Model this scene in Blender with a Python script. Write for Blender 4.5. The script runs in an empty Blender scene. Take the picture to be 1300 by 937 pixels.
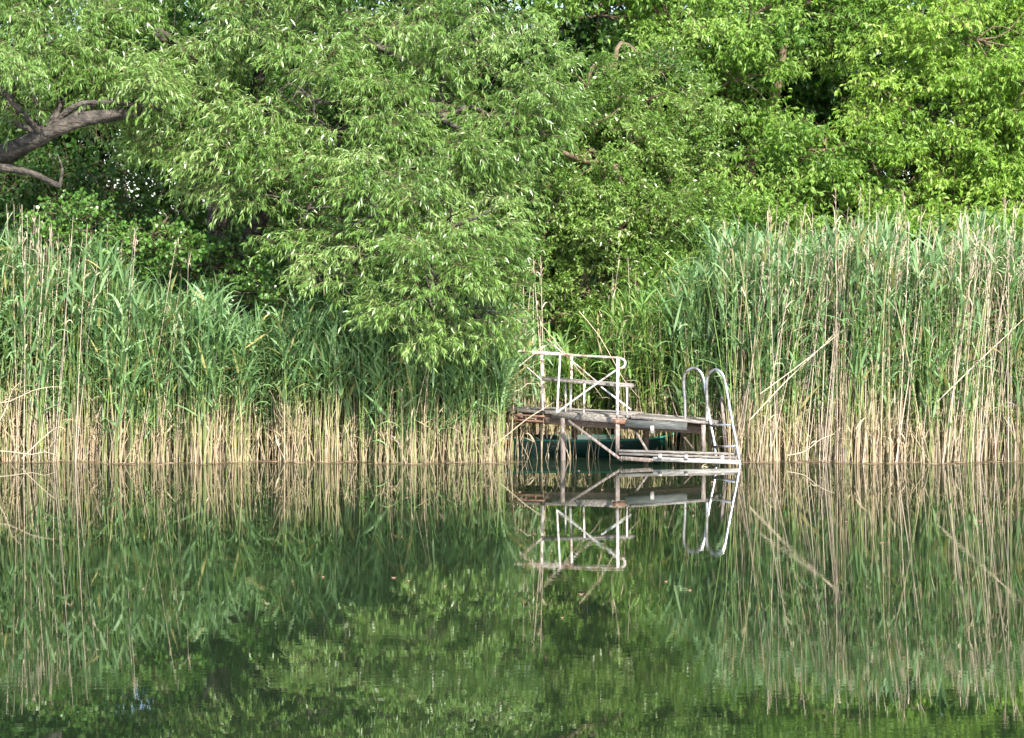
import bpy, bmesh, math, random
import numpy as np
from mathutils import Vector, Matrix
rng = np.random.default_rng(7); random.seed(7)
S = bpy.context.scene; COL = S.collection
F = 2850.0; HZ = 350.0; CZ = 2.5
def W(px, py, d): return np.array([(px-650)*d/F, d, CZ-(py-HZ)*d/F])
def WX(px, d): return (px-650)*d/F

# ------------------------------------------------------------------ scene tags
def tag(o, label=None, cat=None, group=None, kind=None):
    if label: o['label'] = label
    if cat: o['category'] = cat
    if group: o['group'] = group
    if kind: o['kind'] = kind
    return o
def empty(name, loc, label, cat, group=None):
    o = bpy.data.objects.new(name, None); COL.objects.link(o); o.location = [float(v) for v in loc]
    o.empty_display_size = .1
    return tag(o, label, cat, group)
def link(name, me, parent=None):
    o = bpy.data.objects.new(name, me); COL.objects.link(o)
    if parent is not None:
        o.parent = parent; o.matrix_parent_inverse = Matrix.Translation(parent.location).inverted()
    return o

# ------------------------------------------------------------------ materials
def nt(name):
    m = bpy.data.materials.new(name); m.use_nodes = True
    t = m.node_tree; t.nodes.clear(); return m, t, t.nodes, t.links
def ramp(n, fac, stops, l):
    r = n.new('ShaderNodeValToRGB'); e = r.color_ramp.elements
    while len(e) < len(stops): e.new(.5)
    for i, (p, c) in enumerate(stops): e[i].position = p; e[i].color = (*c, 1)
    l.new(fac, r.inputs[0]); return r
def mat_leaf(name, rough=.45, trans=.35, spec=.5, tcol=(1.1, 1.35, .45)):
    m, t, n, l = nt(name)
    at = n.new('ShaderNodeAttribute'); at.attribute_name = 'Col'
    p = n.new('ShaderNodeBsdfPrincipled'); p.inputs['Roughness'].default_value = rough
    p.inputs['Specular IOR Level'].default_value = spec
    l.new(at.outputs['Color'], p.inputs['Base Color'])
    tr = n.new('ShaderNodeBsdfTranslucent')
    mul = n.new('ShaderNodeMix'); mul.data_type = 'RGBA'; mul.blend_type = 'MULTIPLY'; mul.inputs[0].default_value = 1
    l.new(at.outputs['Color'], mul.inputs[6]); mul.inputs[7].default_value = (*tcol, 1)
    l.new(mul.outputs[2], tr.inputs['Color'])
    mx = n.new('ShaderNodeMixShader'); mx.inputs[0].default_value = trans
    o = n.new('ShaderNodeOutputMaterial')
    l.new(p.outputs[0], mx.inputs[1]); l.new(tr.outputs[0], mx.inputs[2]); l.new(mx.outputs[0], o.inputs[0])
    return m
def mat_noise(name, stops, scale=8, rough=.7, metal=0, bump=.3, stretch=(1, 1, 1), detail=6, bscale=None, rot=None, spec=.4, coord='Object'):
    m, t, n, l = nt(name)
    tc = n.new('ShaderNodeTexCoord'); mp = n.new('ShaderNodeMapping'); mp.inputs['Scale'].default_value = stretch
    l.new(tc.outputs[coord], mp.inputs[0])
    ns = n.new('ShaderNodeTexNoise'); ns.inputs['Scale'].default_value = scale; ns.inputs['Detail'].default_value = detail
    ns.inputs['Roughness'].default_value = .65
    l.new(mp.outputs[0], ns.inputs[0])
    r = ramp(n, ns.outputs[0], stops, l)
    p = n.new('ShaderNodeBsdfPrincipled'); p.inputs['Roughness'].default_value = rough; p.inputs['Metallic'].default_value = metal
    p.inputs['Specular IOR Level'].default_value = spec
    l.new(r.outputs[0], p.inputs['Base Color'])
    n2 = n.new('ShaderNodeTexNoise'); n2.inputs['Scale'].default_value = bscale or scale*3; n2.inputs['Detail'].default_value = 5
    l.new(mp.outputs[0], n2.inputs[0])
    b = n.new('ShaderNodeBump'); b.inputs['Strength'].default_value = bump; b.inputs['Distance'].default_value = .05 if 'bark' in name else .02
    l.new(n2.outputs[0], b.inputs['Height']); l.new(b.outputs[0], p.inputs['Normal'])
    o = n.new('ShaderNodeOutputMaterial'); l.new(p.outputs[0], o.inputs[0])
    return m
M = {}
M['willow'] = mat_leaf('willow_leaf', .36, .30, .6, (1.2, 1.35, .5))
M['leaf'] = mat_leaf('green_leaf', .48, .38, .4, (1.15, 1.35, .4))
M['round'] = mat_leaf('glossy_round_leaf', .34, .3, .55)
M['reed'] = mat_leaf('reed_blade', .5, .3, .35, (1.2, 1.3, .6))
M['dry'] = mat_leaf('dry_reed', .6, .15, .25, (1.1, 1, .8))
M['bark'] = mat_noise('willow_bark', [(.36, (.012, .010, .008)), (.5, (.05, .042, .034)), (.66, (.12, .10, .082))], 7, .9, 0, 1, (1, 1, 1.6), 10, 16)
M['twig'] = mat_noise('twig_bark', [(.3, (.07, .05, .03)), (.7, (.2, .15, .09))], 20, .8)
M['greybark'] = mat_noise('grey_dead_bark', [(.3, (.09, .08, .075)), (.7, (.27, .25, .23))], 14, .85, 0, .8)
M['wood'] = mat_noise('weathered_plank', [(.3, (.06, .048, .04)), (.5, (.19, .17, .15)), (.68, (.38, .35, .32))], 7, .8, 0, .6, (1, 9, 9), 8, 20)
M['darkwood'] = mat_noise('brown_beam', [(.3, (.05, .034, .025)), (.55, (.13, .09, .07)), (.75, (.24, .18, .15))], 9, .8, 0, .6, (2, 5, 5), 8, 20)
M['postwood'] = mat_noise('pinkish_brown_post', [(.3, (.065, .05, .042)), (.5, (.17, .135, .118)), (.7, (.34, .29, .26))], 9, .75, 0, .5, (4, 4, 1), 8, 24)
M['fascia'] = mat_noise('shade_darkened_grey_green_board', [(.3, (.025, .03, .029)), (.55, (.065, .072, .068)), (.75, (.15, .15, .14))], 5, .7, 0, .4, (1, 6, 6), 7, 20)  # grey-green darkened so the colour carries the shade below the deck edge
M['white'] = mat_noise('rusting_white_paint', [(.37, (.17, .09, .055)), (.43, (.38, .30, .25)), (.5, (.60, .58, .56)), (.8, (.72, .71, .70))], 11, .5, 0, .3, (1, 1, 1), 8, 40)
M['rust'] = mat_noise('rusty_rail_paint', [(.40, (.15, .08, .055)), (.48, (.32, .23, .18)), (.56, (.52, .46, .42)), (.8, (.64, .61, .58))], 9, .6, 0, .3, (1, 1, 1), 8, 40)
M['rustplate'] = mat_noise('rust', [(.3, (.07, .035, .022)), (.6, (.19, .10, .065)), (.75, (.38, .28, .22))], 12, .8, 0, .5)
M['steel'] = mat_noise('worn_steel_tube', [(.36, (.26, .19, .16)), (.5, (.52, .50, .50)), (.7, (.74, .73, .74))], 7, .24, .85, .05, (1, 1, 1), 6, 30)
M['paleboard'] = mat_noise('pale_board', [(.3, (.14, .13, .12)), (.5, (.32, .30, .28)), (.7, (.48, .46, .43))], 8, .7, 0, .4, (1, 5, 5), 8, 20)
M['boat'] = mat_noise('shade_darkened_boat_green', [(.3, (.0015, .016, .012)), (.7, (.003, .03, .022))], 5, .45, 0, .15, (1, 1, 3))  # hull green darkened so the colour holds the shade of the deck
M['boatrim'] = mat_noise('green_boat_edge', [(.3, (.005, .10, .07)), (.7, (.01, .17, .12))], 8, .4, 0, .1)
M['litter'] = mat_leaf('litter', .7, .1, .2)
# water
m, t, n, l = nt('pond_water'); M['water'] = m
tc = n.new('ShaderNodeTexCoord')
mp = n.new('ShaderNodeMapping'); mp.inputs['Scale'].default_value = (1.0, 2.6, 1); l.new(tc.outputs['Object'], mp.inputs[0])
a = n.new('ShaderNodeTexNoise'); a.inputs['Scale'].default_value = 4.2; a.inputs['Detail'].default_value = 3; a.inputs['Roughness'].default_value = .5; l.new(mp.outputs[0], a.inputs[0])
mp2 = n.new('ShaderNodeMapping'); mp2.inputs['Scale'].default_value = (.12, .42, 1); l.new(tc.outputs['Object'], mp2.inputs[0])
pt = n.new('ShaderNodeTexNoise'); pt.inputs['Scale'].default_value = 1.6; pt.inputs['Detail'].default_value = 2; l.new(mp2.outputs[0], pt.inputs[0])
mr = n.new('ShaderNodeMapRange'); mr.inputs[1].default_value = .42; mr.inputs[2].default_value = .66; mr.inputs[3].default_value = .25; mr.inputs[4].default_value = 1
l.new(pt.outputs[0], mr.inputs[0])
# calmer water close under the reeds (sheltered by the bank)
sx = n.new('ShaderNodeSeparateXYZ'); l.new(tc.outputs['Object'], sx.inputs[0])
my = n.new('ShaderNodeMapRange'); my.inputs[1].default_value = 28.5; my.inputs[2].default_value = 22; my.inputs[3].default_value = .22; my.inputs[4].default_value = 1
l.new(sx.outputs['Y'], my.inputs[0])
mm = n.new('ShaderNodeMath'); mm.operation = 'MULTIPLY'; l.new(mr.outputs[0], mm.inputs[0]); l.new(my.outputs[0], mm.inputs[1])
m3 = n.new('ShaderNodeMath'); m3.operation = 'MULTIPLY'; l.new(a.outputs[0], m3.inputs[0]); l.new(mm.outputs[0], m3.inputs[1])
b = n.new('ShaderNodeBump'); b.inputs['Strength'].default_value = 1.0; b.inputs['Distance'].default_value = .0004
l.new(m3.outputs[0], b.inputs['Height'])
p = n.new('ShaderNodeBsdfPrincipled'); p.inputs['Base Color'].default_value = (.010, .018, .008, 1)
p.inputs['Roughness'].default_value = .004; p.inputs['IOR'].default_value = 2.7; p.inputs['Specular IOR Level'].default_value = .5
l.new(b.outputs[0], p.inputs['Normal'])
o = n.new('ShaderNodeOutputMaterial'); l.new(p.outputs[0], o.inputs[0])
M['ground'] = mat_noise('bank_soil', [(.3, (.03, .03, .012)), (.55, (.05, .07, .02)), (.75, (.09, .08, .045))], 1.5, .95, 0, .8, (1, 1, 1), 9, 8)

# ------------------------------------------------------------------ mesh builders (numpy)
def mesh(name, V, polys, mat, C=None, smooth=False):
    """polys: list of (k, array(n,k)). C: per-vertex colours (n,3)."""
    me = bpy.data.meshes.new(name)
    V = np.ascontiguousarray(V, dtype=np.float32)
    loops = np.concatenate([np.asarray(a).reshape(-1) for k, a in polys]).astype(np.int32)
    sizes = np.concatenate([np.full(len(a), k) for k, a in polys]).astype(np.int32)
    me.vertices.add(len(V)); me.vertices.foreach_set('co', V.reshape(-1))
    me.loops.add(len(loops)); me.loops.foreach_set('vertex_index', loops)
    me.polygons.add(len(sizes))
    st = np.concatenate([[0], np.cumsum(sizes)[:-1]]).astype(np.int32)
    me.polygons.foreach_set('loop_start', st); me.polygons.foreach_set('loop_total', sizes)
    if smooth: me.polygons.foreach_set('use_smooth', np.ones(len(sizes), dtype=bool))
    me.update(calc_edges=True)
    if C is not None:
        ca = me.color_attributes.new('Col', 'FLOAT_COLOR', 'POINT')
        cc = np.ones((len(V), 4), dtype=np.float32); cc[:, :3] = C; ca.data.foreach_set('color', cc.reshape(-1))
    me.materials.append(mat)
    return me
def nrm(a): return a/np.maximum(np.linalg.norm(a, axis=-1, keepdims=True), 1e-9)
class Acc:
    def __init__(s): s.V = []; s.Q = []; s.T = []; s.C = []; s.n = 0
    def add(s, V, Q=None, T=None, C=None):
        if Q is not None and len(Q): s.Q.append(np.asarray(Q)+s.n)
        if T is not None and len(T): s.T.append(np.asarray(T)+s.n)
        s.V.append(V); s.n += len(V)
        s.C.append(C if C is not None else np.ones((len(V), 3))*.5)
    def build(s, name, mat, smooth=False):
        pl = []
        if s.Q: pl.append((4, np.concatenate(s.Q)))
        if s.T: pl.append((3, np.concatenate(s.T)))
        return mesh(name, np.concatenate(s.V), pl, mat, np.concatenate(s.C), smooth)
def leaf_tris(acc, base, dr, L, Wd, C, droop=.25):
    """small leaf, bent across its middle"""
    N = len(base); dr = nrm(dr)
    r = nrm(rng.normal(size=(N, 3))); side = nrm(np.cross(dr, r)); nn = np.cross(side, dr)
    mid = base+dr*(L*.45)[:, None]
    tip = base+dr*(L)[:, None]+np.array([0, 0, -1.])*(L*droop)[:, None]*rng.uniform(0, 1, (N, 1))
    a = mid+side*(Wd*.5)[:, None]+nn*(Wd*.12)[:, None]; b_ = mid-side*(Wd*.5)[:, None]+nn*(Wd*.12)[:, None]
    V = np.stack([base, a, tip, b_], 1).reshape(-1, 3); i = np.arange(N)*4
    T = np.concatenate([np.stack([i, i+1, i+3], 1), np.stack([i+1, i+2, i+3], 1)])
    acc.add(V, T=T, C=np.repeat(C, 4, axis=0))
def ribbons(acc, base, dr, L, Wd, C, grav, nseg=5, Ctip=None, twist=.5):
    N = len(base); dr = nrm(dr)
    up = np.array([0, 0, 1.]); side0 = nrm(np.cross(dr, up)+rng.normal(size=(N, 3))*twist*.5)
    pos = base.copy(); P = []; prof = [.35, 1, .95, .75, .45, .05] if nseg == 5 else list(np.interp(np.linspace(0, 1, nseg+1), [0, .2, .5, .8, 1], [.35, 1, .9, .5, .05]))
    CC = []
    for s in range(nseg+1):
        t = s/nseg
        d = nrm(dr-up*(grav*t**1.4)[:, None])
        side = nrm(side0-d*np.sum(side0*d, 1)[:, None])
        w = (Wd*.5*prof[s])[:, None]
        P += [pos+side*w, pos-side*w]
        c = C if Ctip is None else C*(1-t)+Ctip*t
        CC += [c, c]
        pos = pos+d*(L/nseg)[:, None]
    K = len(P); V = np.stack(P, 1).reshape(-1, 3); C2 = np.stack(CC, 1).reshape(-1, 3)
    i = np.arange(N)*K; Q = []
    for s in range(nseg):
        a = i+2*s; Q.append(np.stack([a, a+1, a+3, a+2], 1))
    acc.add(V, Q=np.concatenate(Q), C=C2)
def tubes(acc, P, R, C, k=4):
    """P (N,K,3) polylines, R (N,K), C (N,K,3) or (N,3)"""
    N, K, _ = P.shape
    T = np.empty_like(P); T[:, 1:-1] = P[:, 2:]-P[:, :-2]; T[:, 0] = P[:, 1]-P[:, 0]; T[:, -1] = P[:, -1]-P[:, -2]; T = nrm(T)
    ref = np.where(np.abs(T[:, :1, 2:3]) > .8, np.array([[[1., .1, 0]]]), np.array([[[0, .1, 1.]]]))
    U = nrm(np.cross(T, np.broadcast_to(ref, T.shape))); Vv = np.cross(T, U)
    ang = np.arange(k)*2*math.pi/k
    ring = P[:, :, None]+R[:, :, None, None]*(U[:, :, None]*np.cos(ang)[None, None, :, None]+Vv[:, :, None]*np.sin(ang)[None, None, :, None])
    V = ring.reshape(-1, 3); C = np.asarray(C)
    if C.ndim == 2: C = np.broadcast_to(C[:, None], (N, K, 3))
    C2 = np.broadcast_to(C[:, :, None], (N, K, k, 3)).reshape(-1, 3)
    idx = np.arange(N*K*k).reshape(N, K, k); Q = []
    for j in range(k):
        j2 = (j+1) % k
        Q.append(np.stack([idx[:, :-1, j], idx[:, :-1, j2], idx[:, 1:, j2], idx[:, 1:, j]], -1).reshape(-1, 4))
    acc.add(V, Q=np.concatenate(Q), C=C2)
def curve_pts(ps, n, wob=0.0):
    """smooth resample of control points [(x,y,z,r)]"""
    ps = np.array(ps, float); t = np.linspace(0, len(ps)-1, n); out = []
    for v in t:
        i = min(int(v), len(ps)-2); f = v-i
        p0 = ps[max(i-1, 0)]; p1 = ps[i]; p2 = ps[i+1]; p3 = ps[min(i+2, len(ps)-1)]
        out.append(.5*((2*p1)+(-p0+p2)*f+(2*p0-5*p1+4*p2-p3)*f*f+(-p0+3*p1-3*p2+p3)*f**3))
    out = np.array(out)
    if wob: out[1:-1, :3] += rng.normal(size=(n-2, 3))*wob
    return out[:, :3], out[:, 3]
def limb(acc, ps, n=14, k=9, wob=0.0, rough=.12):
    P, R = curve_pts(ps, n, wob)
    s = acc.n
    tubes(acc, P[None], R[None], np.array([[.5, .5, .5]]), k)
    V = acc.V[-1]; cen = np.repeat(P, k, axis=0); acc.V[-1] = cen+(V-cen)*(1+rng.normal(size=(len(V), 1))*rough)

# ------------------------------------------------------------------ foliage
def foliage(lobes, shoots_m2, kind, cols, Lleaf, sub=(.32, .6), droopy=.6, twig_acc=None, crown=None, flat=.65, shoot=(.3, .6), nleaf=16, width=.16, front=.35, thick=.5, spread=.7):
    """lobes -> sub-clumps -> shoots -> leaves"""
    acc = crown; cols = np.array(cols)
    for (px, py, d, rx, rz) in lobes:
        c0 = W(px, py, d); RX = rx*d/F; RZ = rz*d/F; RY = min(RX, RZ*1.2)*.8
        area = 2*math.pi*((RX*RZ)**1.6/1+(RX*RY)**1.6+(RY*RZ)**1.6)**(1/1.6)*.58
        ns = max(6, int(area*2.3/(np.mean(sub)**2*3.1)*.9))
        u = nrm(rng.normal(size=(ns, 3)))
        keep = (u[:, 1] < .45) | (rng.random(ns) < front); u = u[keep]; ns = len(u)
        cs = c0+u*np.array([RX, RY, RZ])*rng.uniform(.7, 1.12, (ns, 1))
        sr = rng.uniform(sub[0], sub[1], ns)
        tone = rng.normal(size=ns)
        nsh = np.maximum(4, (shoots_m2*sr**2*3.2)).astype(int)
        ci = np.repeat(np.arange(ns), nsh); N = len(ci)
        v = nrm(rng.normal(size=(N, 3))+u[ci]*spread+np.array([0, -.25, .35]))
        org = cs[ci]+v*sr[ci][:, None]*rng.uniform(thick, 1.05, (N, 1))*np.array([1, 1, flat])
        sd = nrm(v*np.array([1, 1, .5])+rng.normal(size=(N, 3))*.45+np.array([0, 0, .25]))
        SL = rng.uniform(shoot[0], shoot[1], N)
        # shoot polyline, three steps, bending down
        K = 4; P = np.empty((N, K, 3)); P[:, 0] = org-sd*(SL*.4)[:, None]
        for j in range(1, K):
            dd = nrm(sd-np.array([0, 0, 1.])*droopy*(j/K)**1.1*1.6)
            P[:, j] = P[:, j-1]+dd*(SL/(K-1))[:, None]
        R = np.broadcast_to(np.array([.005, .0035, .002, .001]), (N, K))
        tubes(twig_acc, P, R, np.full((N, 3), .5), 3)
        # leaves along it
        m = nleaf; tt = np.tile(np.linspace(.12, 1, m), N)*(K-1)+rng.uniform(-.1, .1, N*m); tt = np.clip(tt, 0, K-1-1e-4)
        si = np.repeat(np.arange(N), m); i0 = tt.astype(int); f = (tt-i0)[:, None]
        base = P[si, i0]*(1-f)+P[si, i0+1]*f; ax = nrm(P[si, i0+1]-P[si, i0])
        if kind == 'willow':
            dr = ax*.75+nrm(rng.normal(size=(N*m, 3)))*.62+np.array([0, 0, -.42*droopy/.6])
            LL = Lleaf*rng.uniform(.65, 1.2, N*m); WW = LL*width*rng.uniform(.8, 1.2, N*m)
        elif kind == 'elder':   # hanging leaflets in fans of three to five
            q = 4; fan = nrm(rng.normal(size=(N*m, 3))*np.array([1, 1, .5])+ax*.4)
            si = np.repeat(si, q); base = np.repeat(base, q, axis=0); fan = np.repeat(fan, q, axis=0)
            k4 = np.tile(np.arange(q), N*m)[:, None]
            base = base+fan*(Lleaf*(.25+.28*k4))
            dr = fan*.75+nrm(rng.normal(size=base.shape))*.55+np.array([0, 0, -.55])
            LL = Lleaf*rng.uniform(.7, 1.2, len(base)); WW = LL*width*rng.uniform(.8, 1.2, len(base))
        else:
            dr = ax*.5+nrm(rng.normal(size=(N*m, 3)))*.85+np.array([0, 0, -.1])
            LL = Lleaf*rng.uniform(.65, 1.2, N*m); WW = LL*width*rng.uniform(.85, 1.15, N*m)
        nl = len(base); cidx = ci[si]
        k_ = np.clip(rng.normal(size=nl)*.45+tone[cidx]*.55, -1.6, 1.6)[:, None]
        c = np.where(k_ < 0, cols[1]+(cols[0]-cols[1])*(-k_/1.6), cols[1]+(cols[2]-cols[1])*(k_/1.6))
        leaf_tris(acc, base, dr, LL, WW, c, droop=.3)

def tree(name, label, cat, base, limbs, lobes, fol, leafmat, barkmat=None, group=None, toward=None):
    root = empty(name, base, label, cat, group)
    tw = Acc(); cr = Acc(); tk = Acc()
    for L in limbs: limb(tk, L, n=18, k=10)
    # smaller limbs reaching into each lobe
    big = [L for L in limbs if L[0][3] > .065] or limbs
    tips = [np.array(L[-1][:3]) for L in big] + [np.array(L[len(L)//2][:3]) for L in big]
    br = Acc()
    for (px, py, d, rx, rz) in lobes:
        c = W(px, py, d); s = min(tips, key=lambda q: np.linalg.norm(q-c))
        mid = (s+c)/2+rng.normal(size=3)*.15+np.array([0, 0, .15])
        kk = 1.0 if limbs[0][0][3] > .06 else .45
        limb(br, [(*s, .05*kk), (*mid, .038*kk), (*c, .022*kk)], n=9, k=6)
        for _ in range(7):
            e = c+nrm(rng.normal(size=3))*np.array([rx, min(rx, rz), rz])*d/F*.95
            limb(br, [(*c, .02*kk), (*((c+e)/2+rng.normal(size=3)*.1), .013*kk), (*e, .005)], n=6, k=5)
    foliage(lobes, twig_acc=tw, crown=cr, **fol)
    link('trunk', tk.build('trunk', M[barkmat or 'bark'], True), root)
    link('branches', br.build('branches', M[barkmat or 'bark'], True), root)
    link('twigs', tw.build('twigs', M['twig']), root)
    link('crown', cr.build('crown', M[leafmat]), root)
    return root

WIL = dict(kind='willow', cols=[(.055, .12, .018), (.135, .245, .045), (.28, .39, .13)], Lleaf=.098, width=.19, nleaf=19, shoots_m2=48, droopy=.58, shoot=(.25, .5), sub=(.26, .55))
# the big willow over the water
b0 = W(300, 455, 33.6); b0[2] = .3
T = lambda px, py, d, r: (*W(px, py, d), r)
tree('willow_tree', 'large grey-green willow arching over the reeds and touching the water-side reeds', 'tree', b0,
     [[(b0[0], b0[1], .2, .30), T(297, 390, 33.5, .25), T(285, 330, 33.3, .21), T(278, 270, 33.2, .17), T(300, 190, 33, .13), T(330, 90, 33, .09), T(340, -20, 33, .05)],
      [(b0[0]+.2, b0[1], .3, .22), T(318, 360, 33.2, .19), T(322, 300, 32.9, .16), T(345, 250, 32.6, .12), T(400, 200, 32.2, .09), T(480, 170, 31.8, .06), T(560, 150, 31.6, .04)],
      [T(322, 310, 32.9, .12), T(370, 312, 32.2, .08), T(440, 320, 31, .06), T(500, 330, 30.3, .04)],
      [T(368, 318, 31.8, .045), T(395, 345, 31.4, .035), T(432, 378, 31, .025)]],
     [(220, 60, 32.6, 110, 80), (350, 70, 32.0, 110, 90), (480, 60, 32.0, 110, 80), (610, 80, 32.2, 105, 75), (560, 0, 33, 110, 60), (380, -60, 33, 150, 80), (200, -50, 33, 120, 70), (640, 160, 31.8, 80, 80),
      (250, 170, 31.8, 55, 42), (310, 205, 31.4, 85, 60), (420, 170, 31.2, 100, 75), (530, 175, 31.2, 90, 70), (620, 240, 31.2, 70, 55),
      (390, 265, 30.6, 70, 45), (480, 270, 30.2, 90, 60), (570, 290, 30.0, 85, 60), (450, 335, 29.8, 60, 35), (540, 350, 29.5, 85, 50), (620, 345, 29.8, 50, 50), (515, 400, 29.6, 50, 30), (600, 395, 29.8, 55, 30), (400, 130, 30.9, 60, 45), (150, 120, 32.5, 50, 30)],
     WIL, 'willow')
# second willow, rooted out of frame on the left, its limb leaning in
b1 = W(-130, 450, 32.2); b1[2] = .3
tree('willow_tree', 'willow at the left edge with a thick bare limb rising to the right', 'tree', b1,
     [[(b1[0], b1[1], .2, .32), T(-110, 330, 32, .27), T(-60, 245, 31.8, .22), T(0, 200, 31.0, .135), T(55, 172, 30.6, .11), T(105, 151, 30.55, .095), T(160, 144, 30.8, .082), T(215, 130, 32.2, .05), T(260, 90, 32.6, .03)],
      [T(-30, 212, 31.0, .06), T(5, 213, 30.7, .055), T(40, 220, 30.6, .045), T(66, 232, 30.6, .038), T(78, 237, 30.6, .03)],
      [T(76, 235, 30.6, .024), T(79, 215, 30.6, .018), T(73, 196, 30.65, .012)]],
     [(-60, 60, 31.8, 110, 90), (50, 60, 31.6, 90, 70), (130, 70, 31.8, 70, 50), (15, 125, 30.9, 50, 38), (60, 92, 31.1, 60, 18), (120, 92, 31.2, 50, 20), (40, -40, 32.2, 130, 70), (-60, 170, 31.2, 60, 40), (185, 115, 31.1, 40, 30), (-10, 100, 30.2, 40, 32), (190, 135, 30.9, 18, 18)],
     WIL, 'willow')
# olive green rounded willow shrub in the middle
b2 = W(770, 470, 34.4); b2[2] = .4
tree('willow_shrub', 'rounded olive-green willow bush behind the jetty with small glossy leaves', 'bush', b2,
     [[(b2[0], b2[1], .3, .13), T(770, 400, 34.3, .10), T(760, 300, 34.2, .07), T(770, 180, 34.2, .05), T(780, 100, 34.2, .03)],
      [(b2[0]-.1, b2[1], .3, .10), T(735, 380, 34, .07), T(725, 250, 33.8, .05), T(738, 205, 33.6, .04)],
      [(b2[0]+.1, b2[1], .3, .10), T(800, 380, 34.2, .07), T(830, 280, 34.2, .05), T(850, 180, 34.3, .03)]],
     [(745, 110, 34, 65, 50), (820, 130, 34.4, 65, 50), (700, 190, 33.4, 55, 60), (770, 210, 33.6, 75, 60), (845, 205, 34.0, 48, 55), (700, 280, 33.2, 60, 50), (775, 300, 33.4, 80, 55), (845, 280, 34, 50, 45), (735, 370, 33.4, 65, 40), (690, 345, 33.0, 50, 40), (700, 410, 33.3, 50, 22), (800, 350, 33.8, 50, 35), (790, 255, 33.2, 60, 40), (740, 160, 33.4, 60, 45), (870, 160, 34.2, 30, 50), (760, 410, 33.6, 50, 25), (830, 85, 34.6, 45, 30)],
     dict(kind='leaf', cols=[(.05, .115, .014), (.135, .245, .036), (.28, .39, .12)], Lleaf=.075, width=.32, nleaf=20, shoots_m2=62, droopy=.22, shoot=(.22, .42), sub=(.28, .5)), 'willow', 'twig')
# box elders on the right
ELD = dict(kind='elder', Lleaf=.088, width=.36, nleaf=6, shoots_m2=34, droopy=.35, shoot=(.3, .6), sub=(.3, .6), flat=.45, cols=[(.055, .14, .018), (.175, .305, .045), (.30, .43, .11)])
b3 = W(960, 470, 38); b3[2] = .8
tree('box_elder', 'tall bright green box elder with dark hollows between its boughs, behind the right-hand reeds', 'tree', b3,
     [[(b3[0], b3[1], .6, .25), T(955, 330, 38, .2), T(945, 230, 37.9, .16), T(960, 165, 37.7, .12), T(985, 120, 37.4, .08), T(1000, 20, 37.4, .05)],
      [T(948, 250, 37.9, .1), T(1000, 230, 37.5, .07), T(1060, 210, 37, .05), T(1120, 200, 37, .03)],
      [T(955, 180, 37.8, .1), T(920, 120, 37.4, .07), T(850, 40, 37.4, .05)]],
     [(760, 20, 37.2, 80, 45), (850, 30, 37, 90, 55), (950, 30, 36.8, 80, 50), (930, 100, 36.6, 75, 45), (895, 65, 37, 55, 32), (1060, 25, 37.5, 90, 42), (935, 160, 37.0, 40, 20),
      (980, 215, 36.4, 60, 35), (1050, 190, 36.2, 75, 35), (1110, 215, 36.4, 60, 35), (1030, 240, 36.2, 60, 25), (760, -60, 37.5, 150, 50), (1000, -60, 37.5, 150, 50)],
     ELD, 'leaf', 'twig')
b4 = W(1200, 470, 37.4); b4[2] = .8
YEL = dict(ELD); YEL['cols'] = [(.08, .18, .02), (.21, .345, .045), (.36, .48, .11)]
tree('box_elder', 'yellow-green box elder filling the top right corner', 'tree', b4,
     [[(b4[0], b4[1], .6, .2), T(1205, 330, 37.4, .15), T(1215, 200, 37.2, .1), T(1230, 60, 37.2, .06), T(1230, -30, 37.2, .04)],
      [T(1212, 220, 37.2, .07), T(1250, 160, 37, .05), T(1300, 120, 37, .03)]],
     [(1150, 60, 36.8, 65, 50), (1240, 50, 36.4, 85, 55), (1150, 130, 36.6, 60, 45), (1230, 130, 36.4, 65, 45), (1310, 110, 36.2, 60, 70), (1170, 200, 36.4, 55, 45), (1260, 210, 36.2, 70, 45), (1150, 265, 36.4, 50, 25), (1230, 265, 36.0, 80, 35), (1320, 230, 36.2, 60, 60), (1230, -40, 37, 150, 45), (1380, 100, 37, 90, 150), (1300, 235, 36.5, 60, 60), (1330, 300, 36.8, 60, 40)],
     YEL, 'leaf', 'twig')
def shrub(name, label, px, py_base, d, lobes, fol, leafmat, z0=.5):
    b = W(px, py_base, d); b[2] = z0
    top = min(lobes, key=lambda q: q[1])
    lim = [[(b[0]+dx, b[1], z0-.1, .028), (*((b+W(lb[0], lb[1], lb[2]))/2+rng.normal(size=3)*.08), .02), (*W(lb[0], lb[1], lb[2]), .009)] for dx, lb in zip(rng.uniform(-.1, .1, len(lobes)), lobes)]
    return tree(name, label, 'bush', b, lim, lobes, fol, leafmat, 'twig')
ELS = dict(ELD); ELS['sub'] = (.25, .45); ELS['shoots_m2'] = 42
shrub('elder_sapling', 'low bright green sapling just above the reed tops right of the jetty ladder', 940, 450, 35, [(930, 285, 35, 50, 28), (975, 275, 35.2, 50, 24), (900, 262, 35.4, 30, 24), (950, 325, 34.8, 75, 35), (880, 320, 35, 40, 30)], ELS, 'leaf')
shrub('elder_sapling', 'pale green sapling rising from the middle of the right-hand reeds', 1090, 450, 34.6, [(1090, 290, 34.6, 55, 28), (1060, 320, 34.6, 60, 35), (1130, 320, 34.6, 55, 30)], ELS, 'leaf')
shrub('elder_sapling', 'yellow-green sapling above the reeds at the right edge', 1250, 450, 34.8, [(1220, 300, 35, 60, 25), (1290, 290, 35, 50, 30)], dict(YEL, sub=(.25, .45)), 'leaf')
RND = dict(kind='leaf', cols=[(.03, .09, .015), (.085, .19, .03), (.17, .30, .07)], Lleaf=.062, width=.85, nleaf=11, shoots_m2=42, droopy=.15, shoot=(.2, .4), sub=(.22, .4))
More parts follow.
